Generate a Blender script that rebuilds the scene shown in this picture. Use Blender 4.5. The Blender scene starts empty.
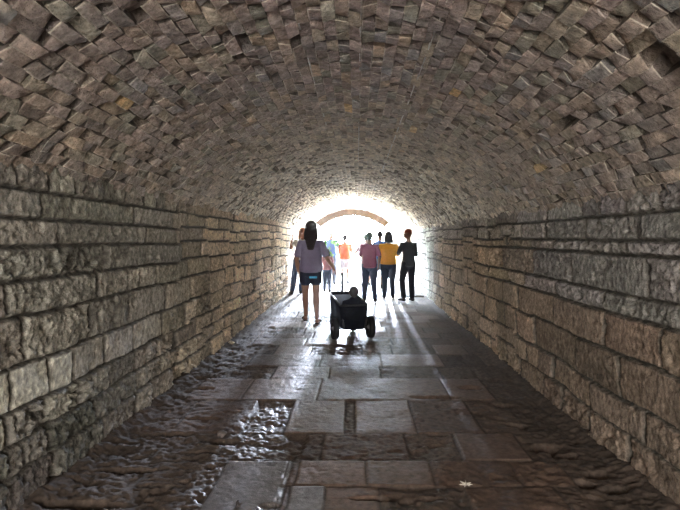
import bpy, bmesh, math, random
import numpy as np
from mathutils import Vector, Matrix

random.seed(7)
rng = np.random.RandomState(11)
C = bpy.context.scene.collection
R = math.radians

# ------------------------------------------------------------------ dimensions
H = 1.45                       # eye height
XL, XR = -1.78, 1.69           # wall faces
ZL, ZR = 1.81, 1.69            # springing heights
CROWN = 2.66
Y0, Y1 = -3.6, 15.3            # tunnel length
F = 510.0                      # focal length in pixels


def at(u, v):
    """floor point seen at a pixel of the photograph"""
    d = H * F / (v - 238.0)
    return (u - 357.0) * d / F, d


HAZE = .0014

# ------------------------------------------------------------------ noise
TAB = np.random.RandomState(5).rand(256, 256)


def vnoise(x, y):
    xi = np.floor(x).astype(int); yi = np.floor(y).astype(int)
    fx = x - xi; fy = y - yi
    fx = fx * fx * (3 - 2 * fx); fy = fy * fy * (3 - 2 * fy)
    a = TAB[xi & 255, yi & 255]; b = TAB[(xi + 1) & 255, yi & 255]
    c = TAB[xi & 255, (yi + 1) & 255]; d = TAB[(xi + 1) & 255, (yi + 1) & 255]
    return (a * (1 - fx) + b * fx) * (1 - fy) + (c * (1 - fx) + d * fx) * fy


def fbm(x, y, o=4, g=.5):
    s = 0; a = 1; t = 0
    for i in range(o):
        s = s + a * vnoise(x * 2 ** i + 17.3 * i, y * 2 ** i + 9.1 * i); t += a; a *= g
    return s / t * 2 - 1


def ridged(x, y, o=3):
    s = 0; a = 1; t = 0
    for i in range(o):
        s = s + a * (1 - np.abs(vnoise(x * 2 ** i + 31.7 * i, y * 2 ** i + 5.9 * i) * 2 - 1)); t += a; a *= .55
    return s / t


def facets(x, y, seed=0, amp=.5, tilt=1.0):
    """piecewise planar chips: unit cells with their own height and slope"""
    xi = np.floor(x).astype(int); yi = np.floor(y).astype(int)
    best = np.full(x.shape, 9e9); out = np.zeros(x.shape); sec = np.full(x.shape, 9e9)
    for dx in (-1, 0, 1):
        for dy in (-1, 0, 1):
            cx = xi + dx; cy = yi + dy
            a = (cx + seed * 7) & 255; b = (cy + seed * 13) & 255
            px = cx + .1 + .8 * TAB[a, b]; py = cy + .1 + .8 * TAB[b, a]
            d = (x - px) ** 2 + (y - py) ** 2
            v = (TAB[(a + 91) & 255, b] - .5) * 2 * amp + tilt * ((TAB[a, (b + 57) & 255] - .5) * (x - px) + (TAB[(a + 33) & 255, (b + 21) & 255] - .5) * (y - py))
            m = d < best
            sec = np.where(m, best, np.minimum(sec, d))
            out = np.where(m, v, out); best = np.where(m, d, best)
    return out, np.sqrt(sec) - np.sqrt(best)


def sstep(a, b, x):
    t = np.clip((x - a) / (b - a), 0, 1)
    return t * t * (3 - 2 * t)


# ------------------------------------------------------------------ materials
def new_mat(name):
    m = bpy.data.materials.new(name); m.use_nodes = True
    return m, m.node_tree, m.node_tree.nodes['Principled BSDF']


def masonry_mat(name, bump=.5, scale=40, rough=.85, spec=.3, rough_attr=False, vary=.5, gain=1.0):
    m, t, b = new_mat(name)
    N = t.nodes.new; L = t.links.new
    at_ = N('ShaderNodeAttribute'); at_.attribute_name = 'Col'
    tc = N('ShaderNodeTexCoord')
    n1 = N('ShaderNodeTexNoise'); n1.inputs['Scale'].default_value = 26; n1.inputs['Detail'].default_value = 8
    n1.inputs['Roughness'].default_value = .65
    L(tc.outputs['Object'], n1.inputs['Vector'])
    r1 = N('ShaderNodeMapRange'); r1.inputs['From Min'].default_value = .3; r1.inputs['From Max'].default_value = .7
    r1.inputs['To Min'].default_value = 1 - vary; r1.inputs['To Max'].default_value = 1 + vary
    L(n1.outputs['Fac'], r1.inputs['Value'])
    r1.inputs['To Min'].default_value *= gain; r1.inputs['To Max'].default_value *= gain
    mx = N('ShaderNodeVectorMath'); mx.operation = 'SCALE'
    L(at_.outputs['Color'], mx.inputs[0]); L(r1.outputs['Result'], mx.inputs['Scale'])
    L(mx.outputs['Vector'], b.inputs['Base Color'])
    n2 = N('ShaderNodeTexNoise'); n2.inputs['Scale'].default_value = scale; n2.inputs['Detail'].default_value = 6
    n2.inputs['Roughness'].default_value = .6
    L(tc.outputs['Object'], n2.inputs['Vector'])
    bp = N('ShaderNodeBump'); bp.inputs['Strength'].default_value = bump; bp.inputs['Distance'].default_value = .02
    L(n2.outputs['Fac'], bp.inputs['Height']); L(bp.outputs['Normal'], b.inputs['Normal'])
    b.inputs['Specular IOR Level'].default_value = spec
    if rough_attr:
        ra = N('ShaderNodeAttribute'); ra.attribute_name = 'Rgh'
        L(ra.outputs['Fac'], b.inputs['Roughness'])
    else:
        b.inputs['Roughness'].default_value = rough
    return m


def cloth(name, col, rough=.85, var=.12, scale=60, sheen=.0):
    m, t, b = new_mat(name)
    N = t.nodes.new; L = t.links.new
    tc = N('ShaderNodeTexCoord')
    n = N('ShaderNodeTexNoise'); n.inputs['Scale'].default_value = scale; n.inputs['Detail'].default_value = 4
    L(tc.outputs['Object'], n.inputs['Vector'])
    cr = N('ShaderNodeValToRGB')
    cr.color_ramp.elements[0].position = .3; cr.color_ramp.elements[1].position = .7
    cr.color_ramp.elements[0].color = (*[c * (1 - var) for c in col], 1)
    cr.color_ramp.elements[1].color = (*[min(1, c * (1 + var)) for c in col], 1)
    L(n.outputs['Fac'], cr.inputs['Fac']); L(cr.outputs['Color'], b.inputs['Base Color'])
    bp = N('ShaderNodeBump'); bp.inputs['Strength'].default_value = .2; bp.inputs['Distance'].default_value = .005
    L(n.outputs['Fac'], bp.inputs['Height']); L(bp.outputs['Normal'], b.inputs['Normal'])
    b.inputs['Roughness'].default_value = rough
    b.inputs['Specular IOR Level'].default_value = .2
    return m


def pattern_mat(name, c1, c2, scale, kind='checker', rough=.85):
    m, t, b = new_mat(name)
    N = t.nodes.new; L = t.links.new
    tc = N('ShaderNodeTexCoord')
    if kind == 'checker':
        mp = N('ShaderNodeMapping'); mp.inputs['Rotation'].default_value = (0, 0, .3)
        L(tc.outputs['Object'], mp.inputs['Vector'])
        w1 = N('ShaderNodeTexWave'); w1.inputs['Scale'].default_value = scale; w1.bands_direction = 'X'
        w2 = N('ShaderNodeTexWave'); w2.inputs['Scale'].default_value = scale; w2.bands_direction = 'Z'
        L(mp.outputs['Vector'], w1.inputs['Vector']); L(mp.outputs['Vector'], w2.inputs['Vector'])
        ad = N('ShaderNodeMath'); ad.operation = 'MULTIPLY'
        L(w1.outputs['Fac'], ad.inputs[0]); L(w2.outputs['Fac'], ad.inputs[1]); fac = ad.outputs[0]
    else:
        v = N('ShaderNodeTexVoronoi'); v.inputs['Scale'].default_value = scale
        L(tc.outputs['Object'], v.inputs['Vector'])
        sp = N('ShaderNodeSeparateColor'); L(v.outputs['Color'], sp.inputs[0]); fac = sp.outputs[0]
    cr = N('ShaderNodeValToRGB'); cr.color_ramp.elements[0].color = (*c1, 1); cr.color_ramp.elements[1].color = (*c2, 1)
    cr.color_ramp.elements[0].position = .35; cr.color_ramp.elements[1].position = .6
    L(fac, cr.inputs['Fac']); L(cr.outputs['Color'], b.inputs['Base Color'])
    b.inputs['Roughness'].default_value = rough; b.inputs['Specular IOR Level'].default_value = .2
    return m


M_WALL = masonry_mat('wall stone', bump=.9, scale=45, rough=.9, spec=.2, gain=1.6)
M_BRICK = masonry_mat('vault brick', bump=.9, scale=60, rough=.85, spec=.25, gain=1.85)
M_FLOOR = masonry_mat('worn flagstone', bump=.16, scale=35, spec=.5, rough_attr=True, vary=.45, gain=.78)
M_OUT = masonry_mat('pale sunlit stone', bump=.4, scale=20, rough=.9, spec=.2)
M_RING = masonry_mat('portal arch stone', bump=.5, scale=30, rough=.9, spec=.2)


# ------------------------------------------------------------------ mesh helpers
def mesh_np(name, V, Q, mat, col=None, rgh=None, smooth=True, parent=None):
    me = bpy.data.meshes.new(name)
    V = np.asarray(V, dtype=np.float32); Q = np.asarray(Q, dtype=np.int32)
    me.vertices.add(len(V)); me.vertices.foreach_set('co', V.ravel())
    me.loops.add(Q.size); me.loops.foreach_set('vertex_index', Q.ravel())
    me.polygons.add(len(Q))
    me.polygons.foreach_set('loop_start', np.arange(len(Q), dtype=np.int32) * Q.shape[1])
    me.polygons.foreach_set('loop_total', np.full(len(Q), Q.shape[1], dtype=np.int32))
    me.update(calc_edges=True)
    if smooth:
        me.polygons.foreach_set('use_smooth', np.ones(len(Q), dtype=bool))
    if col is not None:
        a = me.attributes.new('Col', 'FLOAT_COLOR', 'POINT')
        cc = np.ones((len(V), 4), dtype=np.float32); cc[:, :3] = np.clip(col, 0.004, 1)
        a.data.foreach_set('color', cc.ravel())
    if rgh is not None:
        a = me.attributes.new('Rgh', 'FLOAT', 'POINT'); a.data.foreach_set('value', np.asarray(rgh, dtype=np.float32).ravel())
    me.materials.append(mat)
    o = bpy.data.objects.new(name, me); C.objects.link(o)
    if parent: o.parent = parent
    return o


def grid_quads(nu, nv, flip=False):
    i = np.arange(nu - 1)[:, None] * nv + np.arange(nv - 1)[None, :]
    q = np.stack([i, i + nv, i + nv + 1, i + 1], -1).reshape(-1, 4)
    return q[:, ::-1] if flip else q


def graded(y0, y1, fn):
    out = [y0]
    while out[-1] < y1:
        out.append(out[-1] + fn(out[-1]))
    out[-1] = y1
    return np.array(out)


def structure(o):
    o['kind'] = 'structure'; return o


# ------------------------------------------------------------------ coursed stone walls
def build_wall(name, side, rows, joints, pal, seed):
    rs = np.random.RandomState(seed)
    ztop = rows[-1]
    ys = graded(Y0, Y1, lambda y: .05 if y < 1.6 else max(.010, .0021 * y * (y / 7 if y > 7 else 1)))
    zs = np.arange(-.06, ztop + .07, .0095)
    Y, Z = np.meshgrid(ys, zs, indexing='ij')
    sgn = 1 if side == 'left' else -1
    so = seed * 13.7
    # rows grow rougher towards the floor
    rw = sstep(1.25, .5, Z)
    Zw = Z + (.006 + .022 * rw) * fbm(Y * 2.2 + so, Z * 3, 3) + .004 * fbm(Y * 20, Z * 20 + so, 2)
    jog = facets(Y * 1.15 + so, Z * .9 + so, seed, amp=1.0, tilt=.5)[0]   # courses step up and down farther in
    Zw = Zw + .045 * jog * sstep(4.2, 6.0, Y) * sstep(ztop - .02, ztop - .35, Z)
    Yw = Y + (.006 + .016 * rw) * fbm(Y * 5 + 40 + so, Z * 6, 3)
    k = np.clip(np.searchsorted(rows, Zw.ravel()).reshape(Zw.shape) - 1, 0, len(rows) - 2)
    rows_a = np.array(rows)
    ez = np.minimum(Zw - rows_a[k], rows_a[k + 1] - Zw)
    h = np.zeros_like(Y); col = np.zeros(Y.shape + (3,)); ey = np.full_like(Y, 9.)
    for r in range(len(rows) - 1):
        js = sorted(joints.get(r, []))
        th = rows[r + 1] - rows[r]
        lo, hi = (.24, .38) if th < .11 else (.42, 1.0) if th < .2 else (.4, .95)
        if r < 4: lo, hi = .3, .7
        a = list(js) if js else [2.6]
        while a[0] > Y0: a.insert(0, a[0] - rs.uniform(lo, hi))
        while a[-1] < Y1: a.append(a[-1] + rs.uniform(lo, hi))
        a = np.array(a)
        msk = k == r
        yy = Yw[msk]; zz = Zw[msk]
        bi = np.clip(np.searchsorted(a, yy) - 1, 0, len(a) - 2)
        e1 = np.minimum(yy - a[bi], a[bi + 1] - yy)
        n = len(a)
        off = rs.normal(0, .0055, n); tl = rs.normal(0, .014, n); tz = rs.normal(0, .05, n)
        zc = (rows[r] + rows[r + 1]) / 2
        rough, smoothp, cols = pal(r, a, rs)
        ym = (a[bi] + a[bi + 1]) / 2
        yo = Y[msk]; zo = Z[msk]
        big = fbm(yo * 5 + so + bi * 7.7, zo * 7 + r * 3.3, 4)
        rid = ridged(yo * 16 + bi * 3.1 + so, zo * 11 + r * 5, 3)
        pk = fbm(yo * 55 + so, zo * 30, 3)
        wob = .5 * fbm(yo * 12, zo * 12, 3)
        f1, e1_ = facets(yo * 15 + wob + bi * 3, zo * 20 + wob + r * 5, seed); f2, e2_ = facets(yo * 38 + wob, zo * 46 - wob, seed + 3)
        tool = vnoise((yo + .5 * zo) * 110 + so, zo * 16)
        rr = rough[bi]
        hh = off[bi] + tl[bi] * (yy - ym) * .6 + tz[bi] * (zz - zc) * .6
        hh = hh + rr * (.016 * big + .012 * (rid - .6) + .017 * f1 + .009 * f2 - .012 * sstep(.16, 0, e1_) + .010 * pk) + (1 - rr) * (.0035 * (tool - .5) + .005 * big + .003 * pk)
        pit = sstep(.30, .50, fbm(yo * 9 + 77 + so, zo * 14 + r, 4)) * rr
        hh = hh - .050 * pit
        e = np.minimum(ez[msk], e1 - .004 - .007 * sstep(2.5, 5, yo))
        g = sstep(.003, .010 + .007 * rr, e)
        hh = hh + .005 * rr * sstep(0, .05, e)
        # a few stones eroded right back
        gone = (rs.rand(n) < (.10 if r < len(rows) - 4 else .03))[bi]
        hh = hh - gone * .05 * sstep(.2, -.2, big) * rr
        depth = -.040 + .008 * fbm(yo * 30, zo * 30, 2)
        h[msk] = depth * (1 - g) + hh * g
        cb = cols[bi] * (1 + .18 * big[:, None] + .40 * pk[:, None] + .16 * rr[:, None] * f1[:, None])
        mort = np.array([.20, .185, .16]) * (1 + .3 * pk[:, None])
        stain = sstep(.0, .5, fbm(yo * 1.3 + so, zo * 2.1 + 5, 4))[:, None]
        cb = cb * (1 - .36 * stain) + np.array([.08, .078, .066]) * .36 * stain
        gc = sstep(.007, .019 + .004 * rr, e)[:, None]; col[msk] = mort * .42 * (1 - gc) + cb * gc  # joint mortar darkened and spread onto groove sides as painted shade
        ey[msk] = e
    X = (XL if side == 'left' else XR) + sgn * h
    # loose spoil banked up at the foot of the wall
    V = np.stack([X, Y, Z], -1).reshape(-1, 3)
    o = mesh_np(name, V, grid_quads(len(ys), len(zs), flip=(side != 'left')), M_WALL, col.reshape(-1, 3))
    return structure(o)


def pal_left(r, a, rs):
    n = len(a)
    y = a + .3
    rough = rs.uniform(.35, 1.0, n)
    if r >= 7: rough = rs.uniform(.3, .6, n)
    if r <= 2: rough = rs.uniform(.7, 1.1, n)
    if r in (3,): rough = np.where(rs.rand(n) < .5, .15, .8)
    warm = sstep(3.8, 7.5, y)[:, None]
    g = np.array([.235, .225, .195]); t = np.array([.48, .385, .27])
    c = g * (1 - warm) + t * warm  # tan stone farther in, made paler to brighten mid tunnel
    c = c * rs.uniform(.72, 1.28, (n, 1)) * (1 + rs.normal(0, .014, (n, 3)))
    if r == 3:
        c = c * 1.1; nr = (a < 3.1) & (a > 2.1); c[nr] = np.array([.43, .42, .36]); rough[nr] = .12
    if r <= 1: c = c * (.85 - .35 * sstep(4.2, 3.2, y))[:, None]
    return rough, None, c


def pal_right(r, a, rs):
    n = len(a)
    y = a + .3
    low = r <= 3
    rough = rs.uniform(.05, .35, n) if low else rs.uniform(.35, .95, n)
    if r == 0: rough = rs.uniform(.3, .8, n)
    if r == 4 or r == 6: rough = rs.uniform(.7, 1.1, n)
    brown = np.array([.20, .158, .125]); grey = np.array([.235, .225, .215])
    c = np.tile(brown if low else grey, (n, 1)).astype(float)
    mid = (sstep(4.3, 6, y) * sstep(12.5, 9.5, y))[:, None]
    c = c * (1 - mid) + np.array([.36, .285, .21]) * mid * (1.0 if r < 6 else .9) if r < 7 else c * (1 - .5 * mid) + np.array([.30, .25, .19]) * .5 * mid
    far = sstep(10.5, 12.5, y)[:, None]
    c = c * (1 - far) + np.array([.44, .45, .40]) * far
    c = c * rs.uniform(.75, 1.25, (n, 1)) * (1 + rs.normal(0, .014, (n, 3)))
    return rough, None, c


rows_l = [-.06, .20, .38, .55, .77, 1.03, 1.22, 1.405, 1.555, 1.71, 1.88]
jl = {9: [2.68, 2.98, 3.22, 3.59, 3.91, 4.26, 4.54, 4.78, 5.1], 8: [2.3, 2.88, 4.09, 4.93], 7: [2.35, 3.04, 4.34, 5.05],
      6: [2.3, 3.65, 5.2], 4: [2.2, 2.73, 3.43, 4.0], 3: [2.2, 2.62, 2.95, 3.2, 3.6]}
rows_r = [-.06, .22, .42, .70, .95, 1.09, 1.345, 1.435, 1.60, 1.76]
jr = {8: [2.86, 3.22, 3.53, 3.83], 7: [2.5, 3.05, 3.79], 6: [2.6, 3.19, 3.81], 5: [2.4, 2.96, 4.01, 4.87, 5.9],
      3: [2.3, 2.85, 3.5, 4.4, 5.35], 2: [2.6, 3.28, 3.95, 4.9], 1: [2.5, 3.0, 3.7, 4.4]}
build_wall('wall_left', 'left', rows_l, jl, pal_left, 3)
build_wall('wall_right', 'right', rows_r, jr, pal_right, 8)

# ------------------------------------------------------------------ brick vault
XC = (XL + XR) / 2; A = (XR - XL) / 2 + .015
ZS = (ZL + ZR) / 2; RISE = CROWN - ZS
RAD = (A * A + RISE * RISE) / (2 * RISE); ZC = CROWN - RAD; TM = math.asin(A / RAD)
SL = (ZR - ZL) / (XR - XL)


def vault(th, y, dep):
    """dep > 0 goes up into the masonry"""
    r = RAD + dep
    x = XC + r * np.sin(th); z = ZC + r * np.cos(th) + SL * (r * np.sin(th))
    return x, y, z


def build_vault():
    rs = np.random.RandomState(21)
    nrow = 56; dth = 2 * TM / nrow
    Vs, Qs, Cs = [], [], []
    base = 0
    # mortar bed behind the bricks
    ths = np.linspace(-TM - .03, TM + .03, 160); ys = graded(Y0, Y1, lambda y: .05 if y < 1.5 else .03 + .004 * y)
    T, Yg = np.meshgrid(ths, ys, indexing='ij')
    dep = .085 + .012 * fbm(T * 22, Yg * 9, 4)
    x, y, z = vault(T, Yg, dep)
    V = np.stack([x, y, z], -1).reshape(-1, 3); Vs.append(V)
    Qs.append(grid_quads(len(ths), len(ys)) + base); base += len(V)
    mc = np.array([.10, .085, .075]) * (1 + .35 * fbm(T * 30, Yg * 14, 3))[..., None]  # mortar toned dark so the gaps read as deep shade
    Cs.append(mc.reshape(-1, 3))
    pal = [(.235, .190, .180), (.215, .175, .172), (.25, .20, .175), (.20, .175, .175), (.17, .145, .145), (.25, .215, .18),
           (.21, .20, .175), (.28, .22, .175), (.19, .18, .19)]
    for r in range(nrow):
        t0 = -TM + r * dth
        y = Y0 - rs.uniform(0, .2)
        while y < Y1 - .05:
            Lb = rs.choice([.165, .19, .145, .10], p=[.32, .26, .24, .18])
            ya, yb = y, min(y + Lb, Y1 - .005); y = yb + rs.uniform(.010, .020) + (rs.rand() < .55) * rs.uniform(.006, .034)
            ya = max(ya, Y0 + .002)
            if yb - ya < .04: continue
            edge = min(r, nrow - 1 - r)
            if rs.rand() < .012: continue                      # fallen brick
            near = 1.8 < ya < 6.5
            nu, nv = (9, 6) if near else (5, 4)
            uu = np.concatenate([[0, 0, 0], np.linspace(.06, .94, nu - 4) if nu > 5 else [.5], [1, 1, 1]])
            vv = np.concatenate([[0, 0, 0], np.linspace(.14, .86, nv - 4) if nv > 4 else [], [1, 1, 1]]); nu += 2; nv += 2
            U, W = np.meshgrid(uu, vv, indexing='ij')
            D = np.zeros_like(U)                               # depth into the masonry
            inset_u = np.where(U == 0, .003, np.where(U == 1, -.003, 0)) ; inset_w = np.zeros_like(U)
            dd = rs.normal(-.004, .0065 + .005 * min(1, max(0, (ya - 3) / 5))) + (rs.rand() < .1) * rs.uniform(.008, .022) - (rs.rand() < .07) * rs.uniform(.006, .014)
            tu, tw = rs.normal(-.002, .011), rs.normal(0, .004)
            D = dd + tu * (U - .5) + tw * (W - .5)
            D = D + .003 * fbm(U * 3 + rs.rand() * 200, W * 1.5 + rs.rand() * 200, 3)
            for cu in (0, 1):                                  # chipped arrises
                for cw in (0, 1):
                    if rs.rand() < .42:
                        q = rs.uniform(.012, .034)
                        D = D + q * np.clip(1 - (np.abs(U - cu) * 3.2 + np.abs(W - cw) * 1.3), 0, 1)
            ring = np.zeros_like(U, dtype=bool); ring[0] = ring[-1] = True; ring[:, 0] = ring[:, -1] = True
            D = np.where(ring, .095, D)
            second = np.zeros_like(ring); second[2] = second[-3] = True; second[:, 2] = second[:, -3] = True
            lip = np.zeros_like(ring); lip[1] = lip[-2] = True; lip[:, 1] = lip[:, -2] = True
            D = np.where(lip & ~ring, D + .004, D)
            g = -.02
            sk = rs.normal(0, .02)
            th = t0 + dth * (g * .5 + (1 - g) * (W + inset_w) + rs.normal(0, .02)) + sk * dth * (U - .5) * 2
            yy = ya + (yb - ya) * U + rs.normal(0, .012) * (W - .5)
            x_, y_, z_ = vault(th, yy, D)
            V = np.stack([x_, np.clip(y_, Y0, Y1), z_], -1).reshape(-1, 3); Vs.append(V)
            Qs.append(grid_quads(nu, nv, True) + base); base += len(V)
            c = np.array(pal[rs.choice(len(pal), p=[.2, .18, .13, .13, .1, .1, .07, .05, .04])]) * rs.uniform(.78, 1.25)
            if rs.rand() < .006: c = np.array([.42, .30, .16])
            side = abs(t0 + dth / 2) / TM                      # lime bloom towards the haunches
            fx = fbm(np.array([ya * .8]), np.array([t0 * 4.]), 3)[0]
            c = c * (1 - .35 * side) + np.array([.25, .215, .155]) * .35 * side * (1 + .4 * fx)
            far_lift = sstep(3.0, 8, np.array([ya]))[0] * .8
            c = c * (1 - far_lift) + np.array([.52, .46, .37]) * far_lift * rs.uniform(.7, 1.2)  # paler farther in: mid-vault brightness put into the brick colour
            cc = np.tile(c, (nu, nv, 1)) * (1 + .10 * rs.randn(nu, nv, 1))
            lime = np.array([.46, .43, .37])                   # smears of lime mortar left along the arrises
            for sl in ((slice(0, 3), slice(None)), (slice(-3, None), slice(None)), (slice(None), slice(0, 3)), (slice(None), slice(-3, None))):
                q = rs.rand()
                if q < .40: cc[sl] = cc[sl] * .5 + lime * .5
            cc[ring] = c * .4; cc[lip & ~ring] = c * .5  # brick sides and lips darkened to stand in for unlit gaps
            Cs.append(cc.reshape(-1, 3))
    # long pale mortar seams left by the centering boards
    for (x0, w_, p_) in ((.43, .007, .92), (-.33, .006, .5), (.02, .005, .45)):
        t_ = math.asin((x0 - XC) / RAD)
        ys = np.arange(Y0, Y1, .03); us = np.array([-1., -.5, 0, .5, 1.])
        Yg, U = np.meshgrid(ys, us, indexing='ij')
        on = sstep(1 - p_, 1 - p_ + .1, vnoise(Yg * 1.1 + x0 * 40, Yg * 0 + 3))
        x, y, z = vault(t_ + (U * w_ + .006 * fbm(Yg * 1.5, Yg * 0 + x0 * 9, 2)) / RAD, Yg, .014 - on * .022 * (1 - U ** 2))
        V = np.stack([x, y, z], -1).reshape(-1, 3); Vs.append(V)
        Qs.append(grid_quads(len(ys), 5, True) + base); base += len(V)
        Cs.append(np.tile([.50, .50, .50], (len(V), 1)))
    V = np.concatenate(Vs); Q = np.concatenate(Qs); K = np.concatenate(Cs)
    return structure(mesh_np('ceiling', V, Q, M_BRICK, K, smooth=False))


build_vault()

# ------------------------------------------------------------------ flagstone floor
def build_floor():
    rs = np.random.RandomState(4)
    ys = graded(Y0, Y1 + .2, lambda y: .05 if y < 2.2 else max(.010, .00125 * y * y * .8))
    xs = np.arange(XL - .10, XR + .11, .0105)
    Y, X = np.meshgrid(ys, xs, indexing='ij')
    wy = Y + .010 * fbm(X * 3, Y * 3, 3) + .012 * fbm(X * .8 + 9, Y * .3, 2)
    wx = X + .010 * fbm(X * 4 + 50, Y * 4, 3)
    # courses across the passage; (y0, y1, [(x joints)], {slab: (roughness, height, tone)})
    courses = [
        (2.30, 2.98, [-1.9, -1.25, -.84, -.42, -.385, -.18, .12, .62, 1.15, 1.9], {2: 'b', 4: 'b', 5: 's', 6: 'r', 7: 'm', 8: 'r'}),
        (2.98, 3.32, [-1.9, -1.3, -.84, -.42, -.37, .055, .46, .98, 1.3, 1.9], {2: 'b', 4: 's', 5: 's', 6: 'm', 7: 'm', 8: 'r'}),
        (3.32, 3.79, [-1.9, -1.35, -.95, -.24, .35, .70, 1.15, 1.9], {2: 'r', 3: 'm', 4: 'r', 5: 's', 6: 'R'}),
        (3.79, 4.56, [-1.9, -1.4, -.87, -.55, -.10, -.02, .45, .95, 1.3, 1.9], {0: 'm', 1: 'm', 2: 'R', 3: 's', 4: 'r', 5: 's', 6: 'm', 7: 'r', 8: 'R'}),
        (4.56, 5.25, [-1.9, -1.55, -1.05, -.36, .85, 1.25, 1.9], {1: 's', 2: 's', 3: 's', 4: 's', 5: 'r'}),
        (5.25, 5.75, [-1.9, -1.4, -.9, -.3, .25, .9, 1.4, 1.9], {3: 's', 2: 's', 4: 'm', 5: 'r'}),
    ]
    y = 5.75
    while y < Y1 + .3:
        w = rs.uniform(.3, .6); js = [-1.9]
        while js[-1] < 1.3: js.append(js[-1] + rs.uniform(.38, .85))
        js.append(1.95)
        kinds = {}
        for i in range(len(js) - 1):
            mid = (js[i] + js[i + 1]) / 2
            kinds[i] = rs.choice(['s', 'm', 'r'], p=[.45, .42, .13] if abs(mid) < 1.1 else [.2, .45, .35])
        courses.append((y, y + w, js, kinds)); y += w
    y = 2.30
    while y > Y0 - .2:
        w = rs.uniform(.35, .6); js = [-1.9, -1.1, -.5, .1, .7, 1.3, 1.9]
        courses.append((y - w, y, js, {i: 'm' for i in range(6)})); y -= w
    h = np.zeros_like(X); col = np.zeros(X.shape + (3,)); rg = np.full_like(X, .6)
    courses.append((2.30, 3.32, [-.84, -.44], {0: 'b'}))       # the one big slab of the near left
    for (c0, c1, js, kinds) in courses:
        for i in range(len(js) - 1):
            m = (wy >= c0) & (wy < c1) & (wx >= js[i]) & (wx < js[i + 1])
            if not m.any(): continue
            kd = kinds.get(i, 'r' if abs((js[i] + js[i + 1]) / 2) > 1 else 'm')
            x = X[m]; yy = Y[m]
            e = np.minimum(np.minimum(wy[m] - c0, c1 - wy[m]), np.minimum(wx[m] - js[i], js[i + 1] - wx[m]))
            o = rs.rand() * 90
            rr = {'b': .06, 's': .14, 'm': .42, 'r': .75, 'R': .85}[kd]
            big = fbm(x * 7 + o, yy * 7, 4); rid = ridged(x * 19 + o, yy * 19, 3); pk = fbm(x * 40, yy * 40, 3)
            hh = rs.normal(0, .003) + rs.normal(0, .006) * (x - (js[i] + js[i + 1]) / 2) + {'b': .003, 's': .002, 'm': 0, 'r': -.008, 'R': -.012}[kd]
            hh = hh + rr * (.014 * big + .010 * (rid - .62) + .008 * pk + .010 * facets(x * 17 + o, yy * 22, 2)[0] + .005 * facets(x * 40 + o, yy * 46, 4)[0]) + (1 - rr) * (.0018 * big + .0006 * pk)
            hh = hh - rr * .022 * sstep(.25, .45, fbm(x * 7 + 3, yy * 9 + o, 4))
            g = sstep(-.004, .010 + .014 * rr, e)
            h[m] = (-.009 + .004 * pk) * (1 - g) + hh * g
            if kd == 'b': c = np.array([.215, .195, .19])
            elif kd == 's': c = np.array([.205, .142, .112]) * rs.uniform(.85, 1.2)
            elif kd == 'm': c = np.array([.155, .103, .078]) * rs.uniform(.8, 1.15)
            else: c = np.array([.135, .100, .080]) * rs.uniform(.8, 1.15)
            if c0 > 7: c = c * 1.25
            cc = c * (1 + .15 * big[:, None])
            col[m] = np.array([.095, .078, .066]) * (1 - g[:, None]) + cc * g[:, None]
            rg[m] = ({'b': .30, 's': .42, 'm': .56, 'r': .56, 'R': .54}[kd] + .07 * big) * g + .8 * (1 - g)
    # earth and grit banked along the foot of both walls
    eL = sstep(-1.15, -1.72, X + .12 * fbm(X * 2, Y * 1.7, 3)); eR = sstep(1.15, 1.66, X + .14 * fbm(X * 2 + 8, Y * 1.7, 3))
    e = np.maximum(eL, eR)
    grit = .012 * fbm(X * 9, Y * 9, 5) + .007 * fbm(X * 40, Y * 40, 3) + .008 * facets(X * 22, Y * 26, 6)[0]
    edge = np.maximum(sstep(-1.62, -1.80, X), sstep(1.55, 1.72, X))
    h = h * (1 - .6 * e) + e * (grit + .004) + edge * (.035 + .02 * fbm(X * 5, Y * 4, 3))
    col = col * (1 - .7 * e[..., None]) + np.array([.10, .076, .060]) * .7 * e[..., None] * (1 + .3 * fbm(X * 12, Y * 12, 3))[..., None]
    rg = rg * (1 - e) + .85 * e
    rg = rg + .22 * sstep(.55, 1.2, X) * sstep(12, 6, Y) + .45 * sstep(-.86, -1.1, X) * sstep(12, 5, Y)

    # holes where the paving has broken away
    def hole(u, v, rx, ry, dep):
        nonlocal h
        cx, cy = at(u, v)
        q = np.sqrt(((X - cx) / rx) ** 2 + ((Y - cy) / ry) ** 2) + .35 * fbm(X * 14, Y * 14, 3)
        h = h - dep * sstep(1.1, .6, q)
    for a_ in [(225, 441, .10, .06, .06), (207, 452, .09, .025, .04), (205, 389, .09, .04, .04), (270, 506, .05, .03, .03),
               (205, 378, .12, .05, .03), (545, 447, .09, .08, .05), (565, 455, .10, .06, .05), (600, 475, .10, .06, .05), (615, 490, .08, .04, .05),
               (505, 405, .10, .05, .04), (470, 388, .12, .06, .03), (130, 470, .2, .03, .03), (170, 435, .2, .03, .025), (585, 484, .05, .05, .05),
               (390, 498, .3, .02, .02), (85, 505, .25, .05, .05), (440, 398, .25, .04, .02), (520, 425, .12, .04, .03)]:
        hole(*a_)
    V = np.stack([X, Y, h], -1).reshape(-1, 3)
    o = mesh_np('floor', V, grid_quads(len(ys), len(xs), True), M_FLOOR, col.reshape(-1, 3), np.clip(rg, .2, 1))
    return structure(o)


floor = build_floor()

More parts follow.
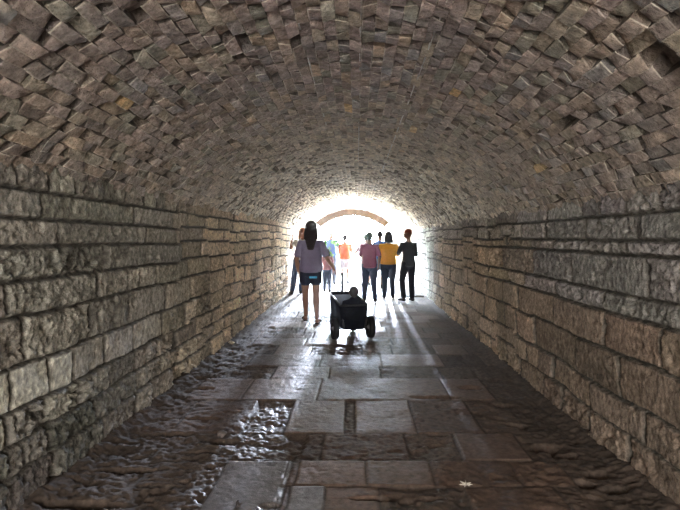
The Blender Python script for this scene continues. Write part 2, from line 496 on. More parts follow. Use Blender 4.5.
# ------------------------------------------------------------------ outside
def simple(name, verts, faces, mat, c, parent=None, smooth=False):
    me = bpy.data.meshes.new(name); me.from_pydata(verts, [], faces); me.update()
    a = me.attributes.new('Col', 'FLOAT_COLOR', 'POINT')
    for d in a.data: d.color = (*c, 1)
    me.materials.append(mat)
    for p in me.polygons: p.use_smooth = smooth
    o = bpy.data.objects.new(name, me); C.objects.link(o)
    if parent: o.parent = parent
    return o


def ground_sheet(name, x0, x1, y0, y1, z, c, n=40):
    xs = np.linspace(x0, x1, n); ys = np.linspace(y0, y1, n)
    Xg, Yg = np.meshgrid(xs, ys, indexing='ij')
    Zg = z + .02 * fbm(Xg * 1.3, Yg * 1.3, 4)
    return structure(mesh_np(name, np.stack([Xg, Yg, Zg], -1).reshape(-1, 3), grid_quads(n, n), M_OUT,
                             np.tile(np.array(c), (n * n, 1)) * (1 + .1 * fbm(Xg, Yg, 3)).reshape(-1, 1)))


ground_sheet('ground', -14, 14, Y1 + .18, 60, -.035, (.62, .60, .55), 120)
ground_sheet('ground', -10, 10, -24, Y0, -.035, (.45, .40, .33), 60)


# the far portal: a ring of tan stones on pale jambs
def pierced_wall(name, y, half, xc, top, wide, rad, zc, c, spring_drop=0.0, n=40, thick=.4):
    # masonry wall with an arched opening; the arch head follows (rad, zc) about xc
    tm = math.asin(half / rad)
    head = [(xc + rad * math.sin(-tm + 2 * tm * i / n), zc + rad * math.cos(-tm + 2 * tm * i / n)) for i in range(n + 1)]
    inner = [(xc - half, -.06)] + head + [(xc + half, -.06)]
    outer = [(xc - wide, -.06)] + [(xc - wide + 2 * wide * i / n, top) for i in range(n + 1)] + [(xc + wide, -.06)]
    m = len(inner); vs = []
    for yy in (y, y + thick):
        vs += [(p[0], yy, p[1]) for p in inner] + [(p[0], yy, p[1]) for p in outer]
    fs = []
    for i in range(m - 1):
        fs += [(i, i + 1, m + i + 1, m + i), (2 * m + i, 3 * m + i, 3 * m + i + 1, 2 * m + i + 1),
               (i, 2 * m + i, 2 * m + i + 1, i + 1), (m + i, m + i + 1, 3 * m + i + 1, 3 * m + i)]
    return structure(simple(name, vs, fs, M_OUT, c))


pierced_wall('wall_sky_block', Y1 - .02, A + .04, XC, 9.0, 12, RAD + .05, ZC, (.13, .12, .09))  # unseen facade added to keep rear sky off the arch and figures
pierced_wall('added_wall_back', 21.12, 1.48, -.20, 3.7, 7, 2.33 - .05, 2.63 - 2.33, (.36, .34, .31), thick=.35)  # wide wall added so daylight comes mainly through the arch


def far_portal():
    root = bpy.data.objects.new('stone_portal', None); C.objects.link(root)
    root.location = (-.20, 21.0, 0)
    root['label'] = 'segmental arch ring of tan stone standing in the glare beyond the tunnel mouth'
    root['category'] = 'arch'
    rr = 2.33; zc = 2.63 - rr; th = .24; dep = .5
    t1 = R(40)
    n = 25
    rs = np.random.RandomState(2)
    bm = bmesh.new()
    cl = bm.verts.layers.float_color.new('Col')
    for i in range(n):
        a0 = -t1 + 2 * t1 * i / n; a1 = -t1 + 2 * t1 * (i + 1) / n
        ro = rr + rs.uniform(-.01, .02); ri = rr - th + rs.uniform(-.012, .012)
        f0 = rs.uniform(-.015, .015)
        vs = []
        for yy in (f0, dep):
            for (a, r_) in ((a0, ri), (a1, ri), (a1, ro), (a0, ro)):
                vs.append(bm.verts.new((r_ * math.sin(a), yy, zc + r_ * math.cos(a))))
        c = np.array(random.choice([(.050, .024, .010), (.058, .031, .015), (.043, .020, .009), (.07, .040, .022)])) * rs.uniform(.85, 1.1)
        for v in vs: v[cl] = (*c, 1)
        for f in ((0, 1, 2, 3), (7, 6, 5, 4), (0, 4, 5, 1), (1, 5, 6, 2), (2, 6, 7, 3), (3, 7, 4, 0)):
            bm.faces.new([vs[q] for q in f])
    me = bpy.data.meshes.new('arch_ring'); bm.to_mesh(me); bm.free(); me.materials.append(M_RING)
    o = bpy.data.objects.new('arch_ring', me); C.objects.link(o); o.parent = root
    for s in (-1, 1):
        x_in = (rr - th) * math.sin(t1); zt = zc + (rr - th) * math.cos(t1) + .02
        bm = bmesh.new(); cl = bm.verts.layers.float_color.new('Col')
        z = -.03
        while z < zt - .05:
            hgt = min(rs.uniform(.22, .32), zt - z)
            j = rs.uniform(-.015, .015)
            x0, x1 = sorted((s * (x_in + j - .0), s * (x_in + .55 + j)))
            g = bmesh.ops.create_cube(bm, size=1)
            bmesh.ops.scale(bm, vec=(x1 - x0, dep + j, hgt - .012), verts=g['verts'])
            bmesh.ops.translate(bm, vec=((x0 + x1) / 2, dep / 2, z + hgt / 2), verts=g['verts'])
            for v in g['verts']: v[cl] = (.78, .75, .70, 1)
            z += hgt
        me = bpy.data.meshes.new('jamb'); bm.to_mesh(me); bm.free(); me.materials.append(M_OUT)
        o = bpy.data.objects.new('jamb', me); C.objects.link(o); o.parent = root
        o['label'] = 'pale stone jamb'


far_portal()

# ------------------------------------------------------------------ figures
def tube_bm(bm, pts, rad, n=12, side=None):
    """closed tapered tube; rad entries are r or (across, through); side = the across direction"""
    pts = [Vector(p) for p in pts]
    rings = []
    pv = None
    for i, p in enumerate(pts):
        t = (pts[min(i + 1, len(pts) - 1)] - pts[max(i - 1, 0)]).normalized()
        s = Vector(side) if side else (pv if pv else (Vector((1, 0, 0)) if abs(t.x) < .8 else Vector((0, 1, 0))))
        s = (s - t * s.dot(t)).normalized(); b = t.cross(s); pv = s
        r = rad[i]; rx, ry = (r, r) if not isinstance(r, (tuple, list)) else r
        rings.append((p, s, b, rx, ry, t))
    def ring(p, s, b, rx, ry):
        return [bm.verts.new(p + s * rx * math.cos(2 * math.pi * k / n) + b * ry * math.sin(2 * math.pi * k / n)) for k in range(n)]
    p, s, b, rx, ry, t = rings[0]
    m = min(rx, ry)
    allr = [ring(p - t * m * .55, s, b, rx * .6, ry * .6)]
    for (p, s, b, rx, ry, t) in rings: allr.append(ring(p, s, b, rx, ry))
    m = min(rx, ry)
    allr.append(ring(p + t * m * .55, s, b, rx * .6, ry * .6))
    for i in range(len(allr) - 1):
        for k in range(n):
            bm.faces.new((allr[i][k], allr[i][(k + 1) % n], allr[i + 1][(k + 1) % n], allr[i + 1][k]))
    bm.faces.new(allr[0][::-1]); bm.faces.new(allr[-1])


def ell_bm(bm, c, r, rot=None, seg=20, rings=14):
    mt = Matrix.Translation(c) @ (rot.to_4x4() if rot else Matrix.Identity(4)) @ Matrix.Diagonal((*r, 1))
    bmesh.ops.create_uvsphere(bm, u_segments=seg, v_segments=rings, radius=1, matrix=mt)


def solid(name, bm, mat, parent, voxel=.009, smooth=4, label=None, fac=.5):
    """melts overlapping closed volumes into one continuous skin"""
    bmesh.ops.recalc_face_normals(bm, faces=bm.faces)
    me = bpy.data.meshes.new(name); bm.to_mesh(me); bm.free()
    o = bpy.data.objects.new(name, me); C.objects.link(o)
    md = o.modifiers.new('r', 'REMESH'); md.mode = 'VOXEL'; md.voxel_size = voxel
    if smooth:
        sm = o.modifiers.new('s', 'SMOOTH'); sm.iterations = smooth; sm.factor = fac
    dg = bpy.context.evaluated_depsgraph_get()
    ev = o.evaluated_get(dg)
    nm = bpy.data.meshes.new_from_object(ev)
    o.modifiers.clear(); o.data = nm; nm.name = name
    bpy.data.meshes.remove(me)
    nm.materials.clear(); nm.materials.append(mat)
    nm.polygons.foreach_set('use_smooth', np.ones(len(nm.polygons), dtype=bool))
    o.parent = parent
    if label: o['label'] = label
    return o


def plain(name, bm, mat, parent, label=None, smooth=True):
    bmesh.ops.recalc_face_normals(bm, faces=bm.faces)
    me = bpy.data.meshes.new(name); bm.to_mesh(me); bm.free(); me.materials.append(mat)
    for p in me.polygons: p.use_smooth = smooth
    o = bpy.data.objects.new(name, me); C.objects.link(o); o.parent = parent
    if label: o['label'] = label
    return o


SKIN = cloth('skin', (.30, .165, .12), rough=.55, var=.05, scale=20)
SKIN_D = cloth('skin tanned', (.22, .115, .08), rough=.55, var=.05, scale=20)
EYE = cloth('eye white', (.7, .7, .68), rough=.3, var=.02)
IRIS = cloth('iris', (.06, .035, .02), rough=.2, var=.02)
SHOE_D = cloth('dark shoe', (.025, .022, .025), rough=.6)
SOLE = cloth('sole', (.12, .10, .09), rough=.8)


def person(name_loc, height, yaw, skin, hair, shirt, pants, label, group=None,
           arms=None, legs=None, lean=(0, 0), head_yaw=0, head_tilt=0, hair_len=.0, hair_vol=1.0, shorts=False, build=1.0, sleeve=.55,
           shirt_hem=.0, hat=None, shoes=SHOE_D, sandals=False, extra=None, voxel=.009, loose=1.0, bun=False):
    """arms: {side: (elbow, hand)} offsets (fraction of height) from the shoulder; facing local +Y; side -1 is the figure's left (-x)"""
    h = height; k = h / 1.70
    root = bpy.data.objects.new('person', None); C.objects.link(root)
    root.location = name_loc; root.rotation_euler = (0, 0, R(yaw))
    root['label'] = label; root['category'] = 'person'
    if group: root['group'] = group
    lx, ly = lean
    P = lambda x, y, z: Vector((x * k, y * k, z * k))
    hip = P(lx * .3, ly * .2, .90); waist = P(lx * .55, ly * .45, 1.06); chest = P(lx * .85, ly * .85, 1.26)
    neck = P(lx, ly * 1.05, 1.43); head = P(lx * 1.1, ly * 1.25 + .015, 1.572)
    b = build
    sh = {s: P(lx + s * .165 * (b * .5 + .5), ly, 1.335) for s in (-1, 1)}
    arms = arms or {}
    legs = legs or {}
    bm = bmesh.new()
    # trunk
    tube_bm(bm, [hip + P(0, 0, -.06), hip, waist, chest, neck + P(0, -.005, -.07)],
            [(.145 * b * k, .10 * k), (.155 * b * k, .115 * b * k), (.125 * b * k, .095 * b * k), (.155 * b * k, .11 * b * k), (.09 * k, .060 * k)], 20, side=(1, 0, 0))
    tube_bm(bm, [neck + P(0, -.01, -.06), neck, head + P(0, -.01, -.05)], [.062 * k, .052 * k, .052 * k])
    # head
    hr = Matrix.Rotation(R(head_yaw), 3, 'Z') @ Matrix.Rotation(R(head_tilt), 3, 'X')
    HP = lambda x, y, z: head + hr @ (Vector((x, y, z)) * k * 1.07)
    ell_bm(bm, HP(0, .0, .015), (.074 * k, .092 * k, .10 * k), hr)
    ell_bm(bm, HP(0, .028, -.045), (.055 * k, .062 * k, .066 * k), hr)
    tube_bm(bm, [HP(0, .088, .02), HP(0, .108, -.018)], [.009 * k, .014 * k], 8)
    ell_bm(bm, HP(0, .084, -.052), (.024 * k, .012 * k, .010 * k), hr)
    for s in (-1, 1):
        ell_bm(bm, HP(s * .076, -.005, -.005), (.012 * k, .022 * k, .033 * k), hr)
    J = {}
    for s in (-1, 1):
        S = sh[s]
        el, hd = arms.get(s, ((s * .06, -.01, -.27), (s * .065, .05, -.51)))
        E = S + Vector(el) * k; Hn = S + Vector(hd) * k
        J[s] = (S, E, Hn)
        tube_bm(bm, [S + P(-s * .04, 0, .0), S, S.lerp(E, .5), E, E.lerp(Hn, .35), Hn], [.05 * b * k, .052 * b * k, .045 * b * k, .037 * k, .038 * k, .026 * k])
        d = (Hn - E).normalized()
        if Hn.z > S.z - .1: sd = Vector((0, 1, 0))
        else: sd = Vector((0, 1, 0)) if abs(d.y) < .8 else Vector((1, 0, 0))
        sd = (sd - d * sd.dot(d)).normalized(); up = d.cross(sd)
        palm = Hn + d * .05 * k
        tube_bm(bm, [Hn, palm, Hn + d * .085 * k], [(.028 * k, .018 * k), (.038 * k, .015 * k), (.036 * k, .013 * k)], 10, side=sd)
        crl = -up * s if True else up
        for q, (o_, ln) in enumerate(((-.030, .066), (-.010, .078), (.010, .073), (.029, .056))):
            a = Hn + d * .08 * k + sd * o_ * k
            m1 = a + (d * .75 * ln + crl * .12 * ln) * k + sd * o_ * .12 * k; m2 = m1 + (d * .5 * ln + crl * .35 * ln) * k
            tube_bm(bm, [a, a.lerp(m1, .6), m1, m2], [.0095 * k, .0090 * k, .0085 * k, .0075 * k], 8)
        a = Hn + d * .03 * k - sd * .03 * k * (-1)
        tube_bm(bm, [a, a + (d * .03 + sd * .022) * k, a + (d * .062 + sd * .030 + crl * .012) * k], [.013 * k, .011 * k, .009 * k], 8)
    L = {}
    for s in (-1, 1):
        hp = hip + P(s * .085, 0, -.04)
        kn, an = legs.get(s, ((s * .095, .015, .49), (s * .10, -.01, .085)))
        K = P(*kn); An = P(*an); L[s] = (hp, K, An)
        tube_bm(bm, [hp + P(0, 0, .05), hp.lerp(K, .25), hp.lerp(K, .6), K, K.lerp(An, .3) + P(0, -.012, 0), K.lerp(An, .7), An],
                [.088 * b * k, .086 * b * k, .068 * b * k, .053 * k, .056 * k, .040 * k, .034 * k])
        # foot
        toe = An + P(s * .035, .15, 0); toe.z = An.z - .052 * k
        heel = An + P(0, -.035, -.045)
        tube_bm(bm, [heel, An + P(s * .01, .05, -.045), toe], [(.032 * k, .030 * k), (.040 * k, .034 * k), (.038 * k, .020 * k)], 12, side=(1, 0, 0))
    body = solid('body', bm, skin, root, voxel=voxel, smooth=2)
    # eyes
    for s in (-1, 1):
        bm = bmesh.new(); ell_bm(bm, HP(s * .031, .078, .012), (.013 * k, .011 * k, .009 * k), hr, 10, 8)
        e = plain('eye', bm, EYE, root)
        bm = bmesh.new(); ell_bm(bm, HP(s * .031, .087, .012), (.006 * k, .004 * k, .006 * k), hr, 8, 6)
        plain('iris', bm, IRIS, e)
    # shirt
    lo = loose
    bm = bmesh.new()
    hem = hip + P(0, 0, -.02 - shirt_hem)
    tube_bm(bm, [hem, hip + P(0, 0, .06), waist, chest, chest + P(lx * .1, 0, .06), chest + P(lx * .12, 0, .115), neck + P(0, -.005, -.035)],
            [(.172 * b * k * lo, .130 * b * k * lo), (.168 * b * k * lo, .128 * b * k * lo), (.152 * b * k * lo, .118 * b * k * lo), (.172 * b * k, .125 * b * k),
             (.155 * b * k, .108 * k), (.112 * b * k, .085 * k), (.066 * k, .062 * k)], 24, side=(1, 0, 0))
    for s in (-1, 1):
        S, E, Hn = J[s]
        if sleeve <= 1:
            T = S.lerp(E, sleeve)
            tube_bm(bm, [S + P(-s * .06, 0, -.015), S, S.lerp(T, .5), T], [.062 * b * k, .060 * b * k, .061 * b * k, .062 * b * k])
        else:
            T = E.lerp(Hn, sleeve - 1)
            tube_bm(bm, [S + P(-s * .06, 0, -.015), S, S.lerp(E, .5), E, T], [.062 * k, .064 * b * k, .058 * b * k, .050 * k, .042 * k])
    solid('shirt', bm, shirt, root, voxel=voxel, smooth=3)
    # trousers or shorts
    bm = bmesh.new()
    tube_bm(bm, [hip + P(0, 0, -.10), hip + P(0, 0, -.02), hip + P(0, 0, .07)], [(.160 * b * k, .115 * b * k), (.165 * b * k, .122 * b * k), (.145 * b * k, .108 * b * k)], 24, side=(1, 0, 0))
    for s in (-1, 1):
        hp, K, An = L[s]
        if shorts:
            T = hp.lerp(K, shorts)
            tube_bm(bm, [hp + P(0, 0, .04), hp.lerp(T, .5), T], [.095 * b * k, .097 * b * k, .095 * b * k])
        else:
            tube_bm(bm, [hp + P(0, 0, .05), hp.lerp(K, .3), hp.lerp(K, .7), K, K.lerp(An, .5), An + P(0, 0, .01)],
                    [.098 * b * k, .097 * b * k, .086 * b * k, .079 * k, .070 * k, .062 * k])
    tr = solid('shorts' if shorts else 'trousers', bm, pants, root, voxel=voxel, smooth=3)
    # footwear
    for s in (-1, 1):
        An = L[s][2]
        toe = An + P(s * .037, .165, 0); toe.z = An.z - .052 * k
        if sandals:
            bm = bmesh.new()
            tube_bm(bm, [An + P(-s * .0, -.05, -.078), An + P(s * .012, .05, -.078), toe + P(0, 0, -.026)], [(.040 * k, .010 * k), (.046 * k, .010 * k), (.044 * k, .010 * k)], 14, side=(1, 0, 0))
            f = solid('sandal', bm, shoes, root, voxel=.006, smooth=1)
            bm = bmesh.new()
            for yy in (.035, .10):
                c = An + P(s * (.008 + yy * .18), yy, -.045 - yy * .1)
                pts = [c + P(math.cos(t) * .047, 0, math.sin(t) * .036 - .01) for t in [math.pi * q / 8 for q in range(9)]]
                tube_bm(bm, pts, [(.006 * k, .013 * k)] * 9, 8)
            plain('strap', bm, shoes, f)
        else:
            bm = bmesh.new()
            tube_bm(bm, [An + P(0, -.045, -.045), An + P(s * .01, .05, -.043), toe], [(.042 * k, .040 * k), (.048 * k, .042 * k), (.045 * k, .030 * k)], 12, side=(1, 0, 0))
            tube_bm(bm, [An + P(0, -.005, -.05), An + P(0, -.008, .02)], [.046 * k, .044 * k])
            f = solid('shoe', bm, shoes, root, voxel=.008, smooth=2)
    # hair
    if hair is not None:
        bm = bmesh.new()
        v = hair_vol
        if hair_len > 0:
            ell_bm(bm, HP(0, -.022, .030), (.084 * k * v, .090 * k * v, .098 * k * v), hr)
            p0 = HP(0, -.045, .0); p1 = HP(0, -.080, -.13)
            e1 = Vector((head.x * .9, -.13 * k * b + ly * k * .9, head.z - hair_len * k))
            p1.y = min(p1.y, e1.y + .05 * k)
            tube_bm(bm, [p0, p1, e1], [(.080 * k * v, .050 * k), (.088 * k * v, .035 * k), (.045 * k * v, .018 * k)], 18, side=(1, 0, 0))
            for s in (-1, 1):
                tube_bm(bm, [HP(s * .066, -.02, .03), HP(s * .080, -.03, -.09), HP(s * .088, -.05, -.16)], [.028 * k, .028 * k * v, .022 * k], 10)
        else:
            ell_bm(bm, HP(0, -.020, .026), (.081 * k * v, .088 * k * v, .096 * k * v), hr)
            ell_bm(bm, HP(0, -.045, -.035), (.064 * k * v, .050 * k * v, .050 * k * v), hr)
        if bun: ell_bm(bm, HP(0, -.02, .125), (.045 * k, .045 * k, .04 * k), hr)
        solid('hair', bm, hair, root, voxel=.009, smooth=2)
    if hat:
        hm, bill = hat
        bm = bmesh.new()
        bmesh.ops.create_uvsphere(bm, u_segments=24, v_segments=14, radius=1, matrix=Matrix.Translation(HP(0, -.006, .035)) @ hr.to_4x4() @ Matrix.Diagonal((.091 * k, .103 * k, .092 * k, 1)))
        inv = hr.inverted()
        dl = [v_ for v_ in bm.verts if (inv @ (v_.co - HP(0, -.006, .035))).z < -.012 * k]
        bmesh.ops.delete(bm, geom=dl, context='VERTS')
        cap = plain('cap', bm, hm, root)
        bm = bmesh.new()
        br = hr @ Matrix.Rotation(R(bill), 3, 'Z')
        c = HP(0, -.006, .030)
        top, bot = [], []
        n = 12
        outer = [Vector((.088 * math.cos(t), .10 * math.sin(t) + (.085 * math.sin(t) ** .7), -.012 * abs(math.cos(t)) ** 2)) * k for t in [math.pi * (q + .0001) / n * .9998 for q in range(n + 1)]]
        inner = [Vector((.080 * math.cos(t), .080 * math.sin(t), 0)) * k for t in [math.pi * q / n for q in range(n + 1)]]
        for z in (0, -.006 * k):
            top.append(([bm.verts.new(c + br @ (p + Vector((0, 0, z)))) for p in outer], [bm.verts.new(c + br @ (p + Vector((0, 0, z)))) for p in inner]))
        for (o_, i_) in top:
            for q in range(n): bm.faces.new((o_[q], o_[q + 1], i_[q + 1], i_[q]))
        for q in range(n):
            bm.faces.new((top[0][0][q], top[0][0][q + 1], top[1][0][q + 1], top[1][0][q]))
        plain('bill', bm, hm, cap)
    return root, dict(P=P, head=head, J=J, L=L, hip=hip, k=k, trousers=tr)


def put(u, v, z=.004):
    x, y = at(u, v); return (x, y, z)


hair_dark = cloth('dark brown hair', (.028, .020, .020), rough=.8, var=.4, scale=120)
hair_grey = cloth('grey hair', (.30, .30, .29), rough=.6, var=.2, scale=120)
hair_red = cloth('auburn hair', (.20, .075, .04), rough=.5, var=.3, scale=120)
hair_teal = cloth('short dark greenish hair', (.06, .075, .06), rough=.6, var=.3, scale=120)
tan_hat = cloth('tan hat', (.38, .25, .12))
m_lav = cloth('lavender grey tee', (.21, .175, .28), var=.06, scale=25)
m_navy = cloth('navy shorts', (.022, .025, .05))
m_jean = cloth('blue jeans', (.05, .07, .13), var=.25)
m_jeand = cloth('dark jeans', (.022, .032, .055), var=.25)
m_black = cloth('black trousers', (.014, .016, .024), var=.2)
m_white = cloth('off white shirt', (.45, .42, .40))
m_pink = cloth('pink child shirt', (.32, .13, .15))
m_orange = cloth('orange shirt', (.40, .075, .018))
m_mauve = cloth('mauve tee', (.30, .10, .17))
m_rose = cloth('dusty rose shirt', (.32, .20, .22))
m_blue = cloth('blue shirt', (.07, .12, .30))
m_yel = cloth('mustard yellow tee', (.62, .31, .035))
m_plaid = pattern_mat('dark checked shirt', (.03, .035, .04), (.12, .12, .12), 12)
m_camo = pattern_mat('blue and green shirt', (.03, .06, .20), (.09, .19, .05), 9, 'voronoi')
m_pale = cloth('pale shorts', (.34, .30, .30))
m_greyp = cloth('grey trousers', (.16, .18, .24))
m_redcap = cloth('rust red cap', (.25, .06, .035))

# the woman nearest the camera
x, y = at(311, 323)
_, w = person((x, y, .004), 1.73, 2, SKIN, hair_dark, m_lav, m_navy,
              'woman with long dark hair in lavender tee and navy shorts, walking behind the group',
              arms={-1: ((-.07, -.03, -.27), (-.035, .02, -.49)), 1: ((.10, -.02, -.26), (.20, .16, -.42))},
              legs={-1: ((-.10, .05, .49), (-.095, .17, .10)), 1: ((.085, -.02, .49), (.10, -.06, .085))},
              hair_len=.34, hair_vol=1.18,  shorts=.50, sleeve=.75, shirt_hem=.0, sandals=True, build=1.06, loose=1.10, voxel=.008)
# light blue patch across the back of her shorts
bm = bmesh.new()
g = bmesh.ops.create_cube(bm, size=1, matrix=Matrix.Translation(w['hip'] + w['P'](.045, -.150, -.125)) @ Matrix.Diagonal((.13, .02, .035, 1)))
bmesh.ops.bevel(bm, geom=bm.edges[:], offset=.006, segments=2)
pt = plain('waist_tag', bm, cloth('light blue print', (.10, .42, .70)), w['trousers'], label='light blue strip on the back of the shorts')

# figure with one hand on the left wall
x, y = at(300, 294)
person((x, y, .004), 1.72, 10, SKIN_D, hair_red, m_white, m_jean, 'auburn haired person in tan cap and pale shirt, one hand raised against the left wall',
       arms={-1: ((-.13, .08, -.17), (-.085, .20, .03)), 1: ((.06, .02, -.27), (.08, .12, -.48))},
       legs={-1: ((-.14, .02, .49), (-.20, -.04, .085)), 1: ((.06, .06, .49), (.02, .05, .085))},
       lean=(.06, .0), hair_len=.16, hat=(tan_hat, 0), sleeve=.5)
# tall figure in blue and green
x, y = at(331, 285)
person((x, y, .004), 1.70, 0, SKIN, hair_grey, m_camo, m_greyp, 'tall person with grey hair in blue and green patterned shirt, hand lifted near the face',
       arms={1: ((.05, .10, -.22), (.02, .22, .04))}, sleeve=.5, shirt_hem=.02)
# child
x, y = at(327, 292)
person((x, y, .004), 1.16, -5, SKIN, hair_dark, m_pink, m_jean, 'small child in pink top and blue jeans beside the blue and green shirt', hair_len=.16, sleeve=.6, build=1.1)
# orange shirt
x, y = at(345, 284.5)
person((x, y, .004), 1.56, 0, SKIN_D, hair_dark, m_orange, m_pale, 'person in orange shirt and pale shorts standing alone in the glare', shorts=.75, sleeve=.6, build=1.1, loose=1.05,
       arms={-1: ((-.04, .02, -.26), (-.0, .14, -.38)), 1: ((.05, .02, -.26), (.02, .14, -.38))})
# rose shirt, reaching left
x, y = at(366, 286)
person((x, y, .004), 1.58, 4, SKIN, hair_teal, m_rose, m_pale, 'person mostly hidden behind the mauve tee, reaching one arm out to the left', shorts=.8,
       arms={-1: ((-.12, .04, -.20), (-.25, .10, -.33))}, sleeve=1.2)
# blue shirt behind the yellow one
x, y = at(380, 289)
person((x, y, .004), 1.66, 12, SKIN_D, hair_dark, m_blue, m_greyp, 'person in blue shirt half hidden behind the mustard yellow tee', shorts=.8, sleeve=.6,
       legs={-1: ((-.10, .03, .49), (-.16, .02, .085)), 1: ((.08, .03, .49), (.05, .02, .085))})
# mauve tee
x, y = at(369.5, 302)
person((x, y, .004), 1.60, 4, SKIN_D, hair_teal, m_mauve, m_jean, 'person with short hair in mauve tee and blue jeans, feet apart in mid tunnel',
       arms={-1: ((-.05, .10, -.24), (.03, .27, -.20)), 1: ((.08, .02, -.26), (.07, .12, -.44))},
       legs={-1: ((-.10, .03, .49), (-.12, .06, .085)), 1: ((.10, .0, .49), (.13, -.05, .085))}, build=1.0, sleeve=.8, shirt_hem=.04, loose=1.04)
# yellow tee
x, y = at(388.5, 298.3)
person((x, y, .004), 1.60, 2, SKIN_D, hair_dark, m_yel, m_jeand, 'person in mustard yellow tee and dark jeans wearing a cap turned sideways',
       arms={-1: ((-.08, .05, -.24), (-.02, .24, -.24)), 1: ((.08, .05, -.24), (.02, .24, -.24))}, build=1.22, sleeve=.85, hat=(cloth('brown cap', (.10, .055, .03)), -75), hair_vol=1.05,
       hair_len=.13, legs={-1: ((-.09, .02, .49), (-.095, .02, .085)), 1: ((.095, .01, .49), (.11, .05, .085))}, shirt_hem=.0)
# checked shirt
x, y = at(408.5, 301.2)
person((x, y, .004), 1.66, 22, SKIN_D, None, m_plaid, m_black, 'person in dark checked shirt and black trousers with a rust red cap worn backwards',
       arms={-1: ((-.05, .10, -.22), (.04, .28, -.20)), 1: ((.045, .02, -.26), (.0, .20, -.26))}, sleeve=1.6, hat=(m_redcap, 180), head_yaw=62, build=.95, shirt_hem=.05,
       legs={-1: ((-.13, .08, .49), (-.13, .00, .085)), 1: ((.07, .0, .49), (.08, -.03, .085))})


